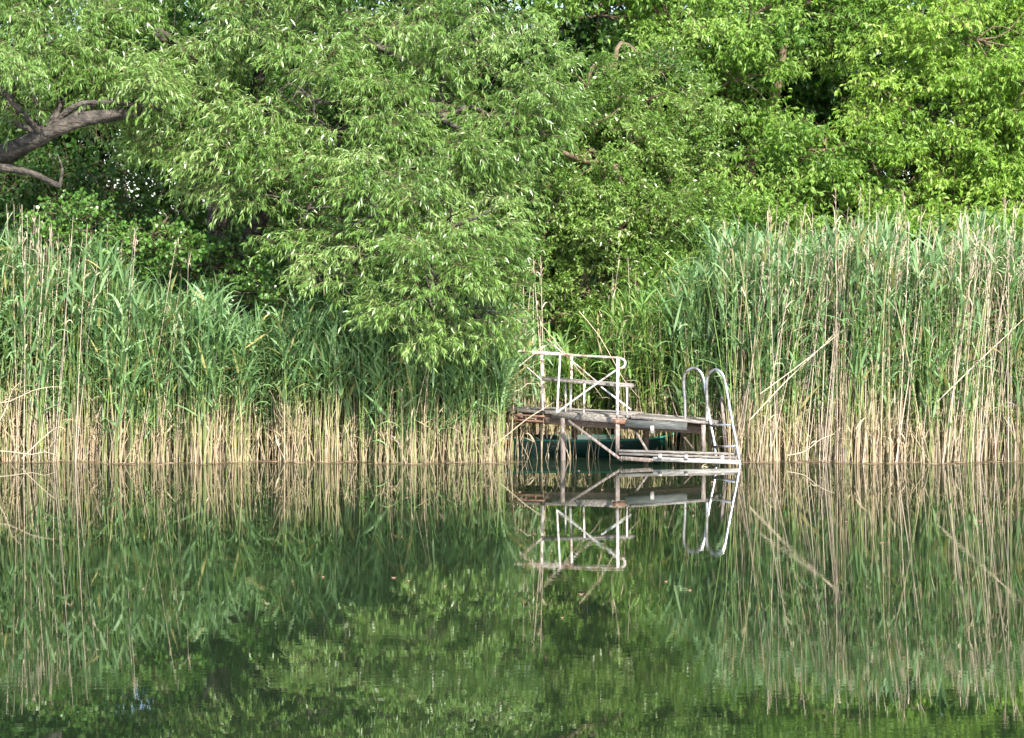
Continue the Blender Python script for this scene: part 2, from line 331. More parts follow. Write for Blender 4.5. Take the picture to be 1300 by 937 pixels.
shrub('alder_shrub', 'bush with small round bright leaves beneath the bare willow limb at far left', 100, 450, 31.6, [(88, 275, 30.9, 32, 22), (115, 292, 30.9, 26, 20), (72, 300, 31.1, 36, 20), (130, 315, 31.2, 30, 15)], RND, 'round')
shrub('alder_shrub', 'bright round-leaved bush between the left reeds and the willow trunk', 205, 450, 31.8, [(195, 300, 31.2, 36, 18), (228, 315, 31.3, 28, 18), (170, 325, 31.4, 36, 20)], RND, 'round')
shrub('alder_shrub', 'shaded round-leaved bush in front of the willow trunk foot', 340, 455, 32.6, [(295, 345, 31.8, 40, 20), (335, 366, 31.4, 42, 20), (370, 390, 31.2, 28, 18), (310, 320, 32.8, 35, 18), (260, 338, 32.8, 30, 18)], dict(RND, shoots_m2=36), 'round')
# dark undergrowth and trees behind, one by one
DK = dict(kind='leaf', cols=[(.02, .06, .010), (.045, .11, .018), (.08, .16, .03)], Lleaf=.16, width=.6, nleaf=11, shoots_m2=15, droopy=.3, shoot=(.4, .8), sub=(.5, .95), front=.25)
back = [(-60, 40.5, 'broad dark tree behind the left willow'), (130, 39.0, 'dark tree behind the bare willow limb'), (330, 40.5, 'dark tree behind the big willow trunk'), (520, 39.5, 'dark tree behind the crown of the big willow'),
        (700, 41, 'dark tree between the big willow and the olive bush'), (880, 41.5, 'dark tree behind the olive willow bush'), (1060, 40.5, 'dark tree showing in the hollows of the box elder'), (1260, 41.5, 'dark tree behind the yellow-green box elder'),
  (30, 46, 'far tree showing under the bare limb at left'), (250, 47, 'far tree glimpsed through the left of the big willow'), (440, 46, 'far tree glimpsed through the middle of the big willow'), (620, 47, 'far tree glimpsed where the sky shows at top centre'), (800, 46.5, 'far tree between the olive bush and the box elder'), (970, 47, 'far tree behind the left half of the box elder'), (1160, 46, 'far tree between the two box elders'), (1360, 47, 'far tree at the right edge')]
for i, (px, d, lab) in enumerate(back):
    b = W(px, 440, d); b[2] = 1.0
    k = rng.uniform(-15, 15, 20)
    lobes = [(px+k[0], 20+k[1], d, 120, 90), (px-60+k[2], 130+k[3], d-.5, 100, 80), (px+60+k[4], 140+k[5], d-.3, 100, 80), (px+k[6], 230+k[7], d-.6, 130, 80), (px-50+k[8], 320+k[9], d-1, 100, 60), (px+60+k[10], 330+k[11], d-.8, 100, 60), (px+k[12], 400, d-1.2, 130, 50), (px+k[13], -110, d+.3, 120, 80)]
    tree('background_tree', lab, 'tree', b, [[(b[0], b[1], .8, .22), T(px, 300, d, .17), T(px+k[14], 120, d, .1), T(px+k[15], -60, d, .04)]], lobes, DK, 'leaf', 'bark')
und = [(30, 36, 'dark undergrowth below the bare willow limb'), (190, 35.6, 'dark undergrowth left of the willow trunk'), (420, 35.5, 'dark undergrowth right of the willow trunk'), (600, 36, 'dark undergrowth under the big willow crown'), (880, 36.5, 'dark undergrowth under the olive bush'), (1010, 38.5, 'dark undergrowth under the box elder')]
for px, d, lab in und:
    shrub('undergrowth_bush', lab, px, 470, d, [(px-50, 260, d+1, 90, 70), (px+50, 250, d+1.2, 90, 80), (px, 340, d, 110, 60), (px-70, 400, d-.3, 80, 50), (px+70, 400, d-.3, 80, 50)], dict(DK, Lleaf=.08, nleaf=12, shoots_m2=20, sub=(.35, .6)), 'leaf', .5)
# dead brush heap at the trunk foot
h = empty('dead_brush_heap', (WX(285, 33), 32.9, .6), 'brown heap of dead twigs round the foot of the big willow trunk', 'brushwood')
a_ = Acc(); N = 500
c = np.array([WX(285, 33), 32.9, 1.5]); p0 = c+rng.normal(size=(N, 3))*np.array([.55, .25, .55]); dd = nrm(rng.normal(size=(N, 3))*np.array([1, .5, .7]))*rng.uniform(.2, .6, (N, 1))
P = np.stack([p0-dd*.5, p0+rng.normal(size=(N, 3))*.05, p0+dd*.5], 1); tubes(a_, P, np.tile([.009, .007, .003], (N, 1)), np.full((N, 3), .5), 3)
link('twigs', a_.build('twigs', M['twig']), h)
a_ = Acc(); limb(a_, [(c[0]-.5, 33.4, .3, .42), (c[0]-.45, 33.35, 1.3, .34), (c[0]-.5, 33.3, 2.0, .2), (c[0]-.55, 33.3, 2.4, .1)], 12, 12, 0, .2)
link('stump', a_.build('stump', M['bark'], True), h)

# ------------------------------------------------------------------ reeds
def stems_of(acc, lacc, x, y, h, lean, dry, zl0, leafy, cg, blade=(.28, .56), K=6, rad=.0068, bw=.034, side=0., tan=.6):
    """x,y base; h height; lean (n,2) horizontal offset of the top; dry: 0/1"""
    N = len(x); t = np.linspace(0, 1, K)
    P = np.empty((N, K, 3)); wob = rng.normal(size=(N, 2))*.03
    P[:, :, 0] = x[:, None]+lean[:, :1]*t**1.6+wob[:, :1]*np.sin(t*5); P[:, :, 1] = y[:, None]+lean[:, 1:]*t**1.6+wob[:, 1:]*np.sin(t*4)
    P[:, :, 2] = -.25+(h[:, None]+.25)*t
    R = rad*rng.uniform(.6, 1.3, (N, 1))*(1-.65*t)[None]
    tanc = np.array([.60, .48, .34])*rng.uniform(.6, 1.25, (N, 1))*np.array([1, .98, .9])
    green = np.array(cg[1])*np.array([1.5, 1.25, .9])*rng.uniform(.75, 1.3, (N, 1))
    z = P[:, :, 2]; g = np.clip((z-(zl0[:, None]-.35))/.5, 0, 1)*(1-dry[:, None]); old = (rng.random(N) < tan)[:, None]
    g = np.where(old, g, np.maximum(g, .75*(1-dry[:, None])))
    C = tanc[:, None]*(1-g[..., None])+green[:, None]*g[..., None]
    dr_ = dry[:, None, None]*np.array([.52, .42, .29])*rng.uniform(.7, 1.25, (N, 1, 1)); C = np.where(dry[:, None, None] > .5, dr_, C)
    tubes(acc, P, R, C, 4)
    # blades
    nl = np.where(dry > .5, 2, leafy).astype(int); si = np.repeat(np.arange(N), nl); m = len(si)
    tz = rng.uniform(0, 1, m); zz = zl0[si]+(h[si]-zl0[si])*(tz**.8)
    zz = np.where(rng.random(m) < .12, h[si]*.98, zz)
    tt = np.clip((zz+.25)/(h[si]+.25), 0, .999)*(K-1); i0 = tt.astype(int); f = (tt-i0)[:, None]
    i1 = np.minimum(i0+1, K-1); base = P[si, i0]*(1-f)+P[si, i1]*f
    az = rng.uniform(0, 2*math.pi, m); el = np.radians(rng.uniform(25, 80, m))
    dr = np.stack([np.cos(az)*np.cos(el)+side, np.sin(az)*np.cos(el), np.sin(el)], 1)
    L = rng.uniform(blade[0], blade[1], m)*np.where(dry[si] > .5, .5, 1); Wd = bw*rng.uniform(.6, 1.25, m)*np.where(dry[si] > .5, .5, 1)
    k_ = np.clip(rng.normal(size=m)*.6, -1, 1)[:, None]; cg = np.array(cg)
    c = np.where(k_ < 0, cg[1]+(cg[0]-cg[1])*-k_, cg[1]+(cg[2]-cg[1])*k_)
    yel = (rng.random(m) < .05)[:, None]; c = np.where(yel, np.array([.3, .27, .1]), c)
    c = np.where(dry[si][:, None] > .5, np.array([.48, .39, .27])*rng.uniform(.7, 1.2, (m, 1)), c)
    ribbons(lacc, base, dr, L, Wd, c, rng.uniform(.2, 1.7, m)**1.3, 5)
CG = [(.065, .135, .050), (.145, .26, .10), (.26, .38, .19)]
def bed(label, px0, px1, top, d0, depth, dens, seed_lean=(.0, .0), cg=CG, leafy=9, drop=.12, name='reed_bed', zl=(.25, 1.0), shortfrac=.45, keepout=None, basetan=1.0, hvar=.14, side=0.):
    x0 = WX(px0, d0); x1 = WX(px1, d0+depth); N = int((x1-x0)*depth*dens)
    y = d0+depth*rng.random(N)**1.25; x = np.array([WX(px0+(px1-px0)*r, yy) for r, yy in zip(rng.random(N), y)])
    y = y+.16*np.sin(x*1.9+1)+.10*np.sin(x*5.1)+.07*np.sin(x*11.)+np.abs(rng.normal(size=N))*.06
    px = 650+x*F/y
    if keepout is not None:
        k = ~keepout(px, y); x = x[k]; y = y[k]; px = px[k]; N = len(x)
    tx, ty = zip(*top); ht = CZ-(np.interp(px, tx, ty)-HZ+13*np.sin(px*.045)+10*np.sin(px*.11+2)+8*np.sin(px*.31))*y/F
    h = ht*(1-np.abs(rng.normal(size=N))*hvar)-.02+rng.normal(size=N)*.05
    h = np.where(rng.random(N) < .25, h*rng.uniform(.55, .9, N), h)
    lean = rng.normal(size=(N, 2))*np.array([.20, .12])+np.array(seed_lean)
    lean *= (h/2.5)[:, None]
    dry = (rng.random(N) < drop).astype(float)
    zl0 = np.clip(rng.uniform(zl[0], zl[1], N)+.2*np.sin(x*1.7+.6)+.14*np.sin(x*4.3)+rng.normal(size=N)*.12, .15, 1.5)
    sa = Acc(); la = Acc()
    stems_of(sa, la, x, y, h, lean, dry, zl0, leafy, cg, side=side)
    # short broken old stems standing in the water
    n2 = int(N*shortfrac); i = rng.integers(0, N, n2); xx = x[i]+rng.normal(size=n2)*.05; yy = np.minimum(y[i], d0+depth)-rng.random(n2)*.05
    stems_of(sa, la, xx, yy, rng.uniform(.25, 1.0, n2)*basetan, rng.normal(size=(n2, 2))*np.array([.12, .08])+np.array(seed_lean)*.3, np.ones(n2), np.full(n2, .2), 1, cg, rad=.008)
    # merge stems and blades in one stuff object
    al = Acc()
    for q in (sa, la):
        off = al.n
        al.add(np.concatenate(q.V), Q=np.concatenate(q.Q) , C=np.concatenate(q.C))
    o = link(name, al.build(name, M['reed'])); tag(o, label, 'reeds', None, 'stuff'); return o
TOPL = [(-200, 295), (0, 305), (60, 315), (120, 335), (180, 362), (230, 385), (290, 403), (330, 420), (370, 455), (400, 490)]
bed('dense blue-green reeds with straw-coloured feet along the left bank, in full sun', -160, 372, TOPL, 30.0, 1.9, 180, (.10, 0), side=.12, drop=.16)
TOPM = [(340, 420), (400, 405), (450, 395), (520, 385), (600, 380), (640, 400), (665, 430), (700, 460)]
bed('dark green reeds shaded by the overhanging willow', 350, 640, TOPM, 30.05, 1.8, 180, (.02, 0), drop=.10, side=.05)
bed('thin straggling reeds round the shore end of the jetty', 628, 690, [(620, 400), (660, 430), (700, 445)], 30.6, 1.7, 90, (.05, 0), drop=.3, leafy=7, keepout=lambda px, y: (px > 655) & (y < 31.4))
bed('light green young reeds behind the jetty and the green boat', 660, 905, [(650, 420), (700, 440), (740, 430), (780, 395), (830, 370), (870, 330), (910, 320)], 32.4, 1.3, 165, (0, 0), cg=[(.08, .17, .04), (.16, .28, .07), (.26, .40, .12)], drop=.14, leafy=8, zl=(.25, .8))
TOPR = [(860, 338), (880, 318), (950, 310), (1050, 306), (1150, 312), (1250, 303), (1320, 298), (1450, 296)]
bed('tall blue-green reeds with pale stems along the right bank', 925, 1430, TOPR, 30.1, 2.2, 180, (.04, 0), drop=.30, side=.03)
bed('sunlit young reeds and straw stems just behind the outer end of the jetty', 785, 885, [(780, 420), (820, 395), (850, 360), (890, 335)], 31.5, 1.1, 150, (0, 0), cg=[(.08, .17, .04), (.16, .28, .07), (.26, .40, .12)], drop=.3, leafy=7, zl=(.2, 1.0))
bed('reeds between the jetty ladder and the right bank', 868, 935, [(860, 352), (900, 330), (940, 320)], 30.9, 2.0, 190, (0, 0), drop=.16)
bed('dark reeds standing in the shade behind the left reeds', 330, 470, [(330, 370), (380, 335), (430, 335), (480, 340)], 31.7, 1.4, 90, (0, 0), cg=[(.05, .12, .04), (.09, .19, .07), (.15, .27, .11)], drop=.14)  # greens darker than the sunny beds, shade put into the blade colour

# tall dead stalks: individuals
def dead_mesh(i):
    sa = Acc(); K = 9; h = 1.0; t = np.linspace(0, 1, K); b = rng.normal()*.02
    # unit height 3 m, straight with kink
    P = np.empty((1, K, 3)); P[0, :, 0] = np.sin(t*3+i)*.02+b*t; P[0, :, 1] = np.cos(t*2+i)*.02; P[0, :, 2] = t*3
    col = np.array([[.58, .475, .37]])*rng.uniform(.7, 1.2)
    tubes(sa, P, (.0085*(1-.6*t))[None], col, 5)
    n = rng.integers(3, 8); tz = rng.uniform(.45, .98, n); az = rng.uniform(0, 6.28, n)
    base = np.stack([np.interp(tz, t, P[0, :, 0]), np.interp(tz, t, P[0, :, 1]), tz*3], 1)
    el = np.radians(rng.uniform(40, 85, n)); dr = np.stack([np.cos(az)*np.cos(el), np.sin(az)*np.cos(el), np.sin(el)], 1)
    ribbons(sa, base, dr, rng.uniform(.12, .35, n), np.full(n, .016), np.array([.55, .46, .33])*rng.uniform(.8, 1.2, (n, 1)), rng.uniform(.5, 3.5, n), 5)
    if i == 3:   # small broken plume
        n = 22; z = rng.uniform(2.86, 3.02, n); base = np.stack([P[0, -1, 0]+0*z, P[0, -1, 1]+0*z, z], 1)
        dr = nrm(rng.normal(size=(n, 3))*.25+np.array([.12, 0, 1])); ribbons(sa, base, dr, rng.uniform(.06, .15, n), np.full(n, .010), np.array([.45, .34, .25])*rng.uniform(.7, 1.2, (n, 1)), rng.uniform(.3, 2, n), 3)
    return sa.build('dead_stalk', M['dry'])
DM = [dead_mesh(i) for i in range(12)]
def stalk(px, py, d, lean_px, label, group, thick=1.0, name='dead_reed_stalk'):
    top = W(px, py, d); bx = WX(px-lean_px, d); v = Vector((top[0]-bx, rng.uniform(-.1, .1), top[2]+.1))
    o = bpy.data.objects.new(name, DM[rng.integers(0, 12)]); COL.objects.link(o)
    o.location = (bx, d, -.1); o.rotation_mode = 'QUATERNION'
    q = Vector((0, 0, 1)).rotation_difference(v.normalized()); o.rotation_quaternion = q @ Matrix.Rotation(rng.uniform(0, 6.28), 3, 'Z').to_quaternion()
    o.scale = (thick, thick, v.length/3); tag(o, label, 'reed stalk', group)
for _ in range(200):
    px = rng.uniform(905, 1310); px = px if rng.random() < .8 else rng.choice([1000, 1060, 1140, 1215, 1255, 1285])+rng.normal()*14
    stalk(px, rng.triangular(235, 300, 350)+(15 if px < 960 else 0), rng.uniform(29.98, 30.9)+(1.0 if px < 975 else 0), rng.normal()*22+24, 'tall dead straw-coloured stalk rising above the green reeds right of the ladder', 'dead stalks in the right-hand reeds', rng.uniform(.45, 1.0))
for _ in range(48):
    px = abs(rng.normal())*95+rng.uniform(0, 40)
    if px > 330: continue
    stalk(px, rng.uniform(245, 310)+px*.2, rng.uniform(30.0, 31.0), rng.normal()*15+12, 'tall dead straw-coloured stalk rising above the green reeds on the left', 'dead stalks in the left-hand reeds', rng.uniform(.5, 1.0))
for _ in range(26):
    stalk(rng.uniform(400, 690), rng.uniform(320, 420), rng.uniform(31, 32), rng.normal()*14, 'dead stalk standing among the shaded reeds below the willow', 'dead stalks below the willow', rng.uniform(.8, 1.3))
for _ in range(26):
    stalk(rng.uniform(760, 905), rng.uniform(320, 400), rng.uniform(32.5, 33.4), rng.normal()*18, 'dead stalk standing among the young reeds behind the jetty', 'dead stalks behind the jetty', rng.uniform(.6, 1.0))
def cane(pa, pb, label, r=.009, sag=.03, name='leaning_cane', mat='dry'):
    a0 = W(*pa); b0_ = W(*pb); mid = (a0+b0_)/2-np.array([0, 0, sag]); s = Acc()
    q = lambda t: a0+(b0_-a0)*t+rng.normal(size=3)*np.array([.02, .01, .02])-np.array([0, 0, sag*4*t*(1-t)])
    P, R = curve_pts([(*a0, r*.62), (*q(.3), r*.6), (*q(.62), r*.5), (*q(.82), r*.4), (*(b0_-np.array([0, 0, .06])), r*.25)], 9)
    P = P-a0; tubes(s, P[None], R[None], np.array([[.60, .50, .36]]), 5)
    n = 4; i = rng.integers(3, 9, n); az = rng.uniform(0, 6.28, n)
    ribbons(s, P[i], np.stack([np.cos(az), np.sin(az)*.5, np.full(n, .2)], 1), rng.uniform(.1, .25, n), np.full(n, .014), np.full((n, 3), .45)*np.array([1.1, .9, .65]), rng.uniform(1, 3, n), 5)
    o = link(name, s.build(name, M[mat])); o.location = a0; tag(o, label, 'cane'); return o
cane((952, 533, 29.9), (1112, 362, 30.3), 'long pale cane leaning from beside the ladder up to the right', .012)
cane((965, 500, 29.85), (1105, 385, 30.2), 'second pale cane lying just below the long cane right of the ladder', .010)
cane((1190, 510, 29.95), (1335, 368, 30.4), 'long pale cane leaning up to the right edge of the picture', .012)
cane((1000, 578, 29.9), (1060, 545, 29.9), 'short fallen cane low over the water right of the ladder', .010)
cane((620, 571, 30.2), (703, 505, 30.0), 'pale cane leaning across the shore end of the jetty', .011)
cane((635, 505, 30.4), (676, 482, 30.6), 'short rusty-coloured cane beside the shore end of the railing', .008)
cane((28, 582, 29.9), (72, 537, 29.9), 'bleached cane leaning over the water at far left', .011)
cane((-20, 560, 29.9), (28, 478, 29.95), 'bleached cane leaning right at the left edge of the reeds', .010)
cane((-10, 512, 29.9), (78, 486, 30.0), 'nearly level bleached cane across the left reeds', .008)
cane((-10, 572, 29.85), (70, 572, 29.9), 'fallen cane lying level just above the water at far left', .009)
cane((735, 395, 30.9), (812, 500, 30.6), 'thin pale cane slanting down behind the railing corner', .008)
cane((690, 415, 30.9), (765, 500, 30.8), 'thin pale cane slanting down across the bench', .007)
cane((905, 600, 29.2), (890, 588, 29.3), 'tiny bent stem poking from the water under the step', .004)

# ------------------------------------------------------------------ jetty
def beam(acc, a, b, w, h, upv=(0, 0, 1), jit=0):
    a = np.array(a, float); b = np.array(b, float); d = nrm(b-a); s = np.cross(d, np.array(upv, float)); s = nrm(s); u = np.cross(s, d)
    c = .12*min(w, h); V = []
    prof = [(-w/2+c, -h/2), (w/2-c, -h/2), (w/2, -h/2+c), (w/2, h/2-c), (w/2-c, h/2), (-w/2+c, h/2), (-w/2, h/2-c), (-w/2, -h/2+c)]
    for e in (a, b):
        for (p_, q) in prof: V.append(e+s*p_+u*q+rng.normal(size=3)*jit)
    k = 8; Q = [[j, (j+1) % k, (j+1) % k+k, j+k] for j in range(k)]
    T3 = []
    for o_ in (0, 8):
        for j in range(1, 7): T3.append([o_, o_+j, o_+j+1] if o_ else [0, j+1, j])
    acc.add(np.array(V), Q=np.array(Q), T=np.array(T3))
def pipe(acc, pts, r, n=None, k=10):
    P, R = curve_pts([(*q, r) for q in pts], n or len(pts)*6)
    tubes(acc, P[None], R[None], np.array([[.5, .5, .5]]), k)
    for e, c in ((0, P[0]), (1, P[-1])):
        base = acc.n-(k*len(P)) if e == 0 else acc.n-k
        ring = np.array([base+j for j in range(k)])
        acc.V[-1] = acc.V[-1]
    return P
def part(root, name, fn, mat, smooth=False, parent=None, label=None):
    s = Acc(); fn(s); o = bpy.data.objects.new(name, s.build(name, M[mat], smooth)); COL.objects.link(o)
    par = parent or root; o.parent = par
    base = root.location if not parent else root.location
    o.matrix_parent_inverse = Matrix.Translation(root.location).inverted()
    if label: o['label'] = label
    return o
def subpart(root, par, name, fn, mat, smooth=False, label=None):
    s = Acc(); fn(s); o = bpy.data.objects.new(name, s.build(name, M[mat], smooth)); COL.objects.link(o)
    o.parent = par
    if label: o['label'] = label
    return o
def at(px, d, z): return np.array([WX(px, d), d, z])
# front edge of the deck
A = at(636, 31.1, .66); B = at(797, 30.15, .625); Cc = at(904, 30.2, .535)
J = empty('wooden_jetty', at(760, 30.5, 0), 'weathered grey wooden bathing jetty on brown posts with a rusty white railing', 'jetty')
back_ = np.array([.25, .85, 0.]); 
def planks(s, a, b, wv, n, th=.035, gap=.012):
    d = nrm(wv); L = np.linalg.norm(wv); w = L/n
    for i in range(n):
        off = d*(w*(i+.5)); e = rng.uniform(-.03, .03, 2); ax = nrm(b-a)
        beam(s, a+off-ax*(.02+e[0])+np.array([0, 0, rng.normal()*.004]), b+off+ax*(.0+e[1]*.3)+np.array([0, 0, rng.normal()*.004]), w-gap, th, jit=.002)
dk = part(J, 'deck', lambda s: planks(s, A+[0, 0, -.02], B+[0, 0, -.02], back_, 6), 'wood', label='main deck of grey weathered planks')
dk2 = part(J, 'deck', lambda s: planks(s, B+[.03, .0, -.03], Cc+[0, 0, -.03], back_*.82, 5), 'wood', label='lower outer deck section beside the ladder')
A1 = A*.25+B*.75; 
part(J, 'fascia_board', lambda s: beam(s, B+[-.04, -.03, -.105], at(872, 30.15, .475)+[0, -.02, .0], .03, .105), 'fascia')
part(J, 'fascia_board', lambda s: beam(s, A+[.7, -.03-.35, -.075], B+[-.02, -.035, -.075], .03, .07), 'wood')
part(J, 'beam', lambda s: beam(s, A+[.1, .05, -.11], B+[0, .05, -.125], .07, .14), 'darkwood')
part(J, 'beam', lambda s: beam(s, A+[.3, .72, -.12], B+[.3, .72, -.12], .07, .14), 'darkwood')
part(J, 'beam', lambda s: beam(s, at(800, 30.35, .47), at(896, 30.4, .41), .07, .10), 'darkwood')
part(J, 'beam', lambda s: beam(s, at(800, 30.8, .47), at(898, 30.8, .41), .07, .10), 'darkwood')
for px, d in ((660, 30.95), (692, 30.8), (730, 30.55), (768, 30.35)):
    z = .66-.035*(px-636)/160
    part(J, 'crossbeam', lambda s: beam(s, at(px, d, z-.085), at(px, d, z-.085)+back_*.95, .06, .08), 'darkwood')
part(J, 'edge_channel', lambda s: (beam(s, at(640, 31.0, .585), at(692, 30.7, .575), .05, .02), beam(s, at(640, 31.0, .52), at(690, 30.7, .505), .05, .02), [beam(s, at(p_, 31.0-.3*(p_-640)/50, .585), at(p_, 31.0-.3*(p_-640)/50, .515), .02, .02, (1, 0, 0)) for p_ in (645, 656, 668, 680)]), 'rustplate', label='rusty metal ladder-like edge frame at the shore end')
part(J, 'corner_bracket', lambda s: beam(s, at(778, 30.02, .555), at(794, 29.98, .55), .09, .06), 'rustplate', label='rusty plate under the railing corner post')
part(J, 'corner_bracket', lambda s: beam(s, at(828, 30.05, .49), at(828, 30.05, .39), .02, .05, (1, 0, 0)), 'paleboard')
def cyl(s, a, b, r0, r1, k=12):
    P = np.linspace(a, b, 5); tubes(s, P[None], np.linspace(r0, r1, 5)[None], np.array([[.5, .5, .5]]), k)
part(J, 'post', lambda s: cyl(s, at(716, 30.42, -.6), at(714, 30.42, .57), .037, .033), 'postwood', True)
part(J, 'post', lambda s: cyl(s, at(730, 31.3, -.6), at(729, 31.3, .57), .045, .04), 'darkwood', True)
part(J, 'post', lambda s: beam(s, at(784, 29.98, .10), at(784, 30.0, .52), .055, .055, (1, 0, 0)), 'postwood')
part(J, 'post', lambda s: beam(s, at(893, 30.1, .10), at(893, 30.12, .50), .055, .055, (1, 0, 0)), 'postwood', label='brown post below the ladder end of the deck')
part(J, 'post', lambda s: beam(s, at(922, 30.55, .04), at(916, 30.6, .85), .05, .05, (1, 0, 0)), 'postwood', label='leaning reddish post behind the ladder')
part(J, 'post', lambda s: cyl(s, at(820, 30.9, -.6), at(820, 30.9, .42), .04, .04), 'darkwood', True)
part(J, 'post', lambda s: cyl(s, at(885, 30.0, -.6), at(885, 30.0, .10), .03, .03), 'darkwood', True)
part(J, 'brace', lambda s: beam(s, at(722, 30.2, .545), at(790, 29.75, .05), .035, .055, (0, 1, 0)), 'postwood', label='long brown diagonal brace')
part(J, 'brace', lambda s: beam(s, at(806, 30.25, .42), at(822, 29.95, .16), .03, .045, (0, 1, 0)), 'postwood')
part(J, 'brace', lambda s: beam(s, at(860, 30.5, .42), at(880, 30.3, .17), .02, .03, (0, 1, 0)), 'darkwood')
# swim step
lp = part(J, 'bathing_step', lambda s: (beam(s, at(785, 29.95, .165), at(938, 29.85, .128), .11, .028), beam(s, at(786, 29.80, .135), at(936, 29.65, .096), .09, .025)), 'wood', label='low slatted bathing step just above the water')
subpart(J, lp, 'front_board', lambda s: beam(s, at(829, 29.58, .085), at(938, 29.46, .052), .03, .055), 'paleboard', label='pale front board of the bathing step')
subpart(J, lp, 'rear_board', lambda s: beam(s, at(788, 29.72, .085), at(829, 29.66, .06), .03, .05), 'postwood')
for px in (838, 871, 917):
    k = (px-785)/150
    subpart(J, lp, 'crosspiece', lambda s: beam(s, at(px, 29.99, .125-.035*k+.004), at(px, 29.50, .118-.032*k+.004), .05, .04), 'paleboard')
# railing
def RL(px, d, py):  return W(px, py, d)
r1 = part(J, 'top_rail', lambda s: pipe(s, [RL(645, 30.95, 445.5), RL(680, 30.8, 447), RL(728, 30.6, 450.5)], .016), 'rust', True, label='rear rusty rail running into the reeds')
r2 = part(J, 'top_rail', lambda s: pipe(s, [RL(676, 30.5, 448.5), RL(735, 30.25, 451.5), RL(780, 30.0, 454), RL(788, 29.98, 455), RL(793, 29.97, 458), RL(793.5, 29.97, 463), RL(790, 29.97, 467), RL(785, 29.98, 468)], .016, 40), 'rust', True, label='front rail curling over the corner post')
part(J, 'railing_post', lambda s: beam(s, RL(689, 30.75, 521), RL(688, 30.75, 449), .042, .03, (1, 0, 0)), 'white')
part(J, 'railing_post', lambda s: pipe(s, [RL(707, 30.3, 524), RL(709, 30.3, 487), RL(711, 30.3, 451)], .015), 'white', True)
part(J, 'railing_post', lambda s: beam(s, RL(724, 30.62, 522), RL(726, 30.62, 451), .05, .03, (1, 0, 0)), 'white')
part(J, 'railing_post', lambda s: beam(s, RL(783.5, 29.99, 531), RL(784.5, 29.99, 454), .045, .04, (1, 0, 0)), 'white', label='thick white corner post of the railing')
part(J, 'railing_brace', lambda s: pipe(s, [RL(708, 30.27, 523), RL(745, 30.1, 496), RL(782, 29.93, 470)], .012), 'white', True, label='white diagonal bar of the railing')
part(J, 'railing_brace', lambda s: pipe(s, [RL(659, 30.6, 465), RL(675, 30.6, 452), RL(690, 30.6, 439)], .009), 'rust', True)
part(J, 'railing_brace', lambda s: pipe(s, [RL(664, 30.6, 462), RL(678, 30.6, 474), RL(689, 30.6, 484)], .009), 'rust', True)
part(J, 'railing_brace', lambda s: pipe(s, [RL(694, 30.45, 430), RL(726, 30.5, 458), RL(757, 30.55, 484)], .008), 'rust', True)
# bench
Bn = empty('bench', W(745, 525, 30.4), 'narrow grey plank bench behind the white railing on the jetty', 'bench')
part(Bn, 'seat', lambda s: (beam(s, W(691, 481.5, 30.62), W(804, 490.5, 30.25), .13, .035), beam(s, W(690, 479.8, 30.76), W(803, 488.8, 30.39), .12, .035)), 'wood', label='seat of two grey planks')
for (a, b_, w) in (((718, 524, 30.62), (718, 486, 30.62), .02), ((741, 526, 30.35), (742, 487, 30.35), .024), ((796, 530, 30.15), (796, 492, 30.15), .024)):
    part(Bn, 'leg', lambda s: beam(s, W(*a), W(*b_), w, w, (1, 0, 0)), 'white')
part(Bn, 'support_bracket', lambda s: beam(s, W(763, 491, 30.32), W(801, 520, 30.12), .02, .028, (0, 1, 0)), 'white', label='white slanting strut under the seat')
# ladder
Ld = empty('pool_ladder', W(905, 545, 30.1), 'shiny curved tubular steel pool ladder at the outer end of the jetty', 'ladder')
l1 = [(870, 534, 30.5), (869.5, 510, 30.5), (868, 487, 30.48), (870, 474, 30.46), (879, 467.5, 30.42), (888, 471, 30.38), (893.5, 482, 30.34), (897, 505, 30.28), (902, 537, 30.18), (907, 563, 30.08), (910, 590, 30.0)]
l2 = [(897.5, 534, 30.2), (897.5, 510, 30.2), (897, 487, 30.18), (899.5, 476, 30.15), (907, 469.5, 30.1), (915, 472.5, 30.04), (920, 483, 30.0), (924.5, 507, 29.94), (930.5, 540, 29.84), (935, 563, 29.78), (939.5, 591, 29.7)]
for q in (l1, l2):
    part(Ld, 'side_rail', lambda s: pipe(s, [W(*v) for v in q], .021, 60, 14), 'steel', True)
for (a, b_) in (((901.5, 539.5, 30.2), (929, 539.5, 29.87)), ((907, 567, 30.08), (934.5, 566.5, 29.8))):
    part(Ld, 'rung', lambda s: beam(s, W(*a), W(*b_), .07, .028), 'steel')
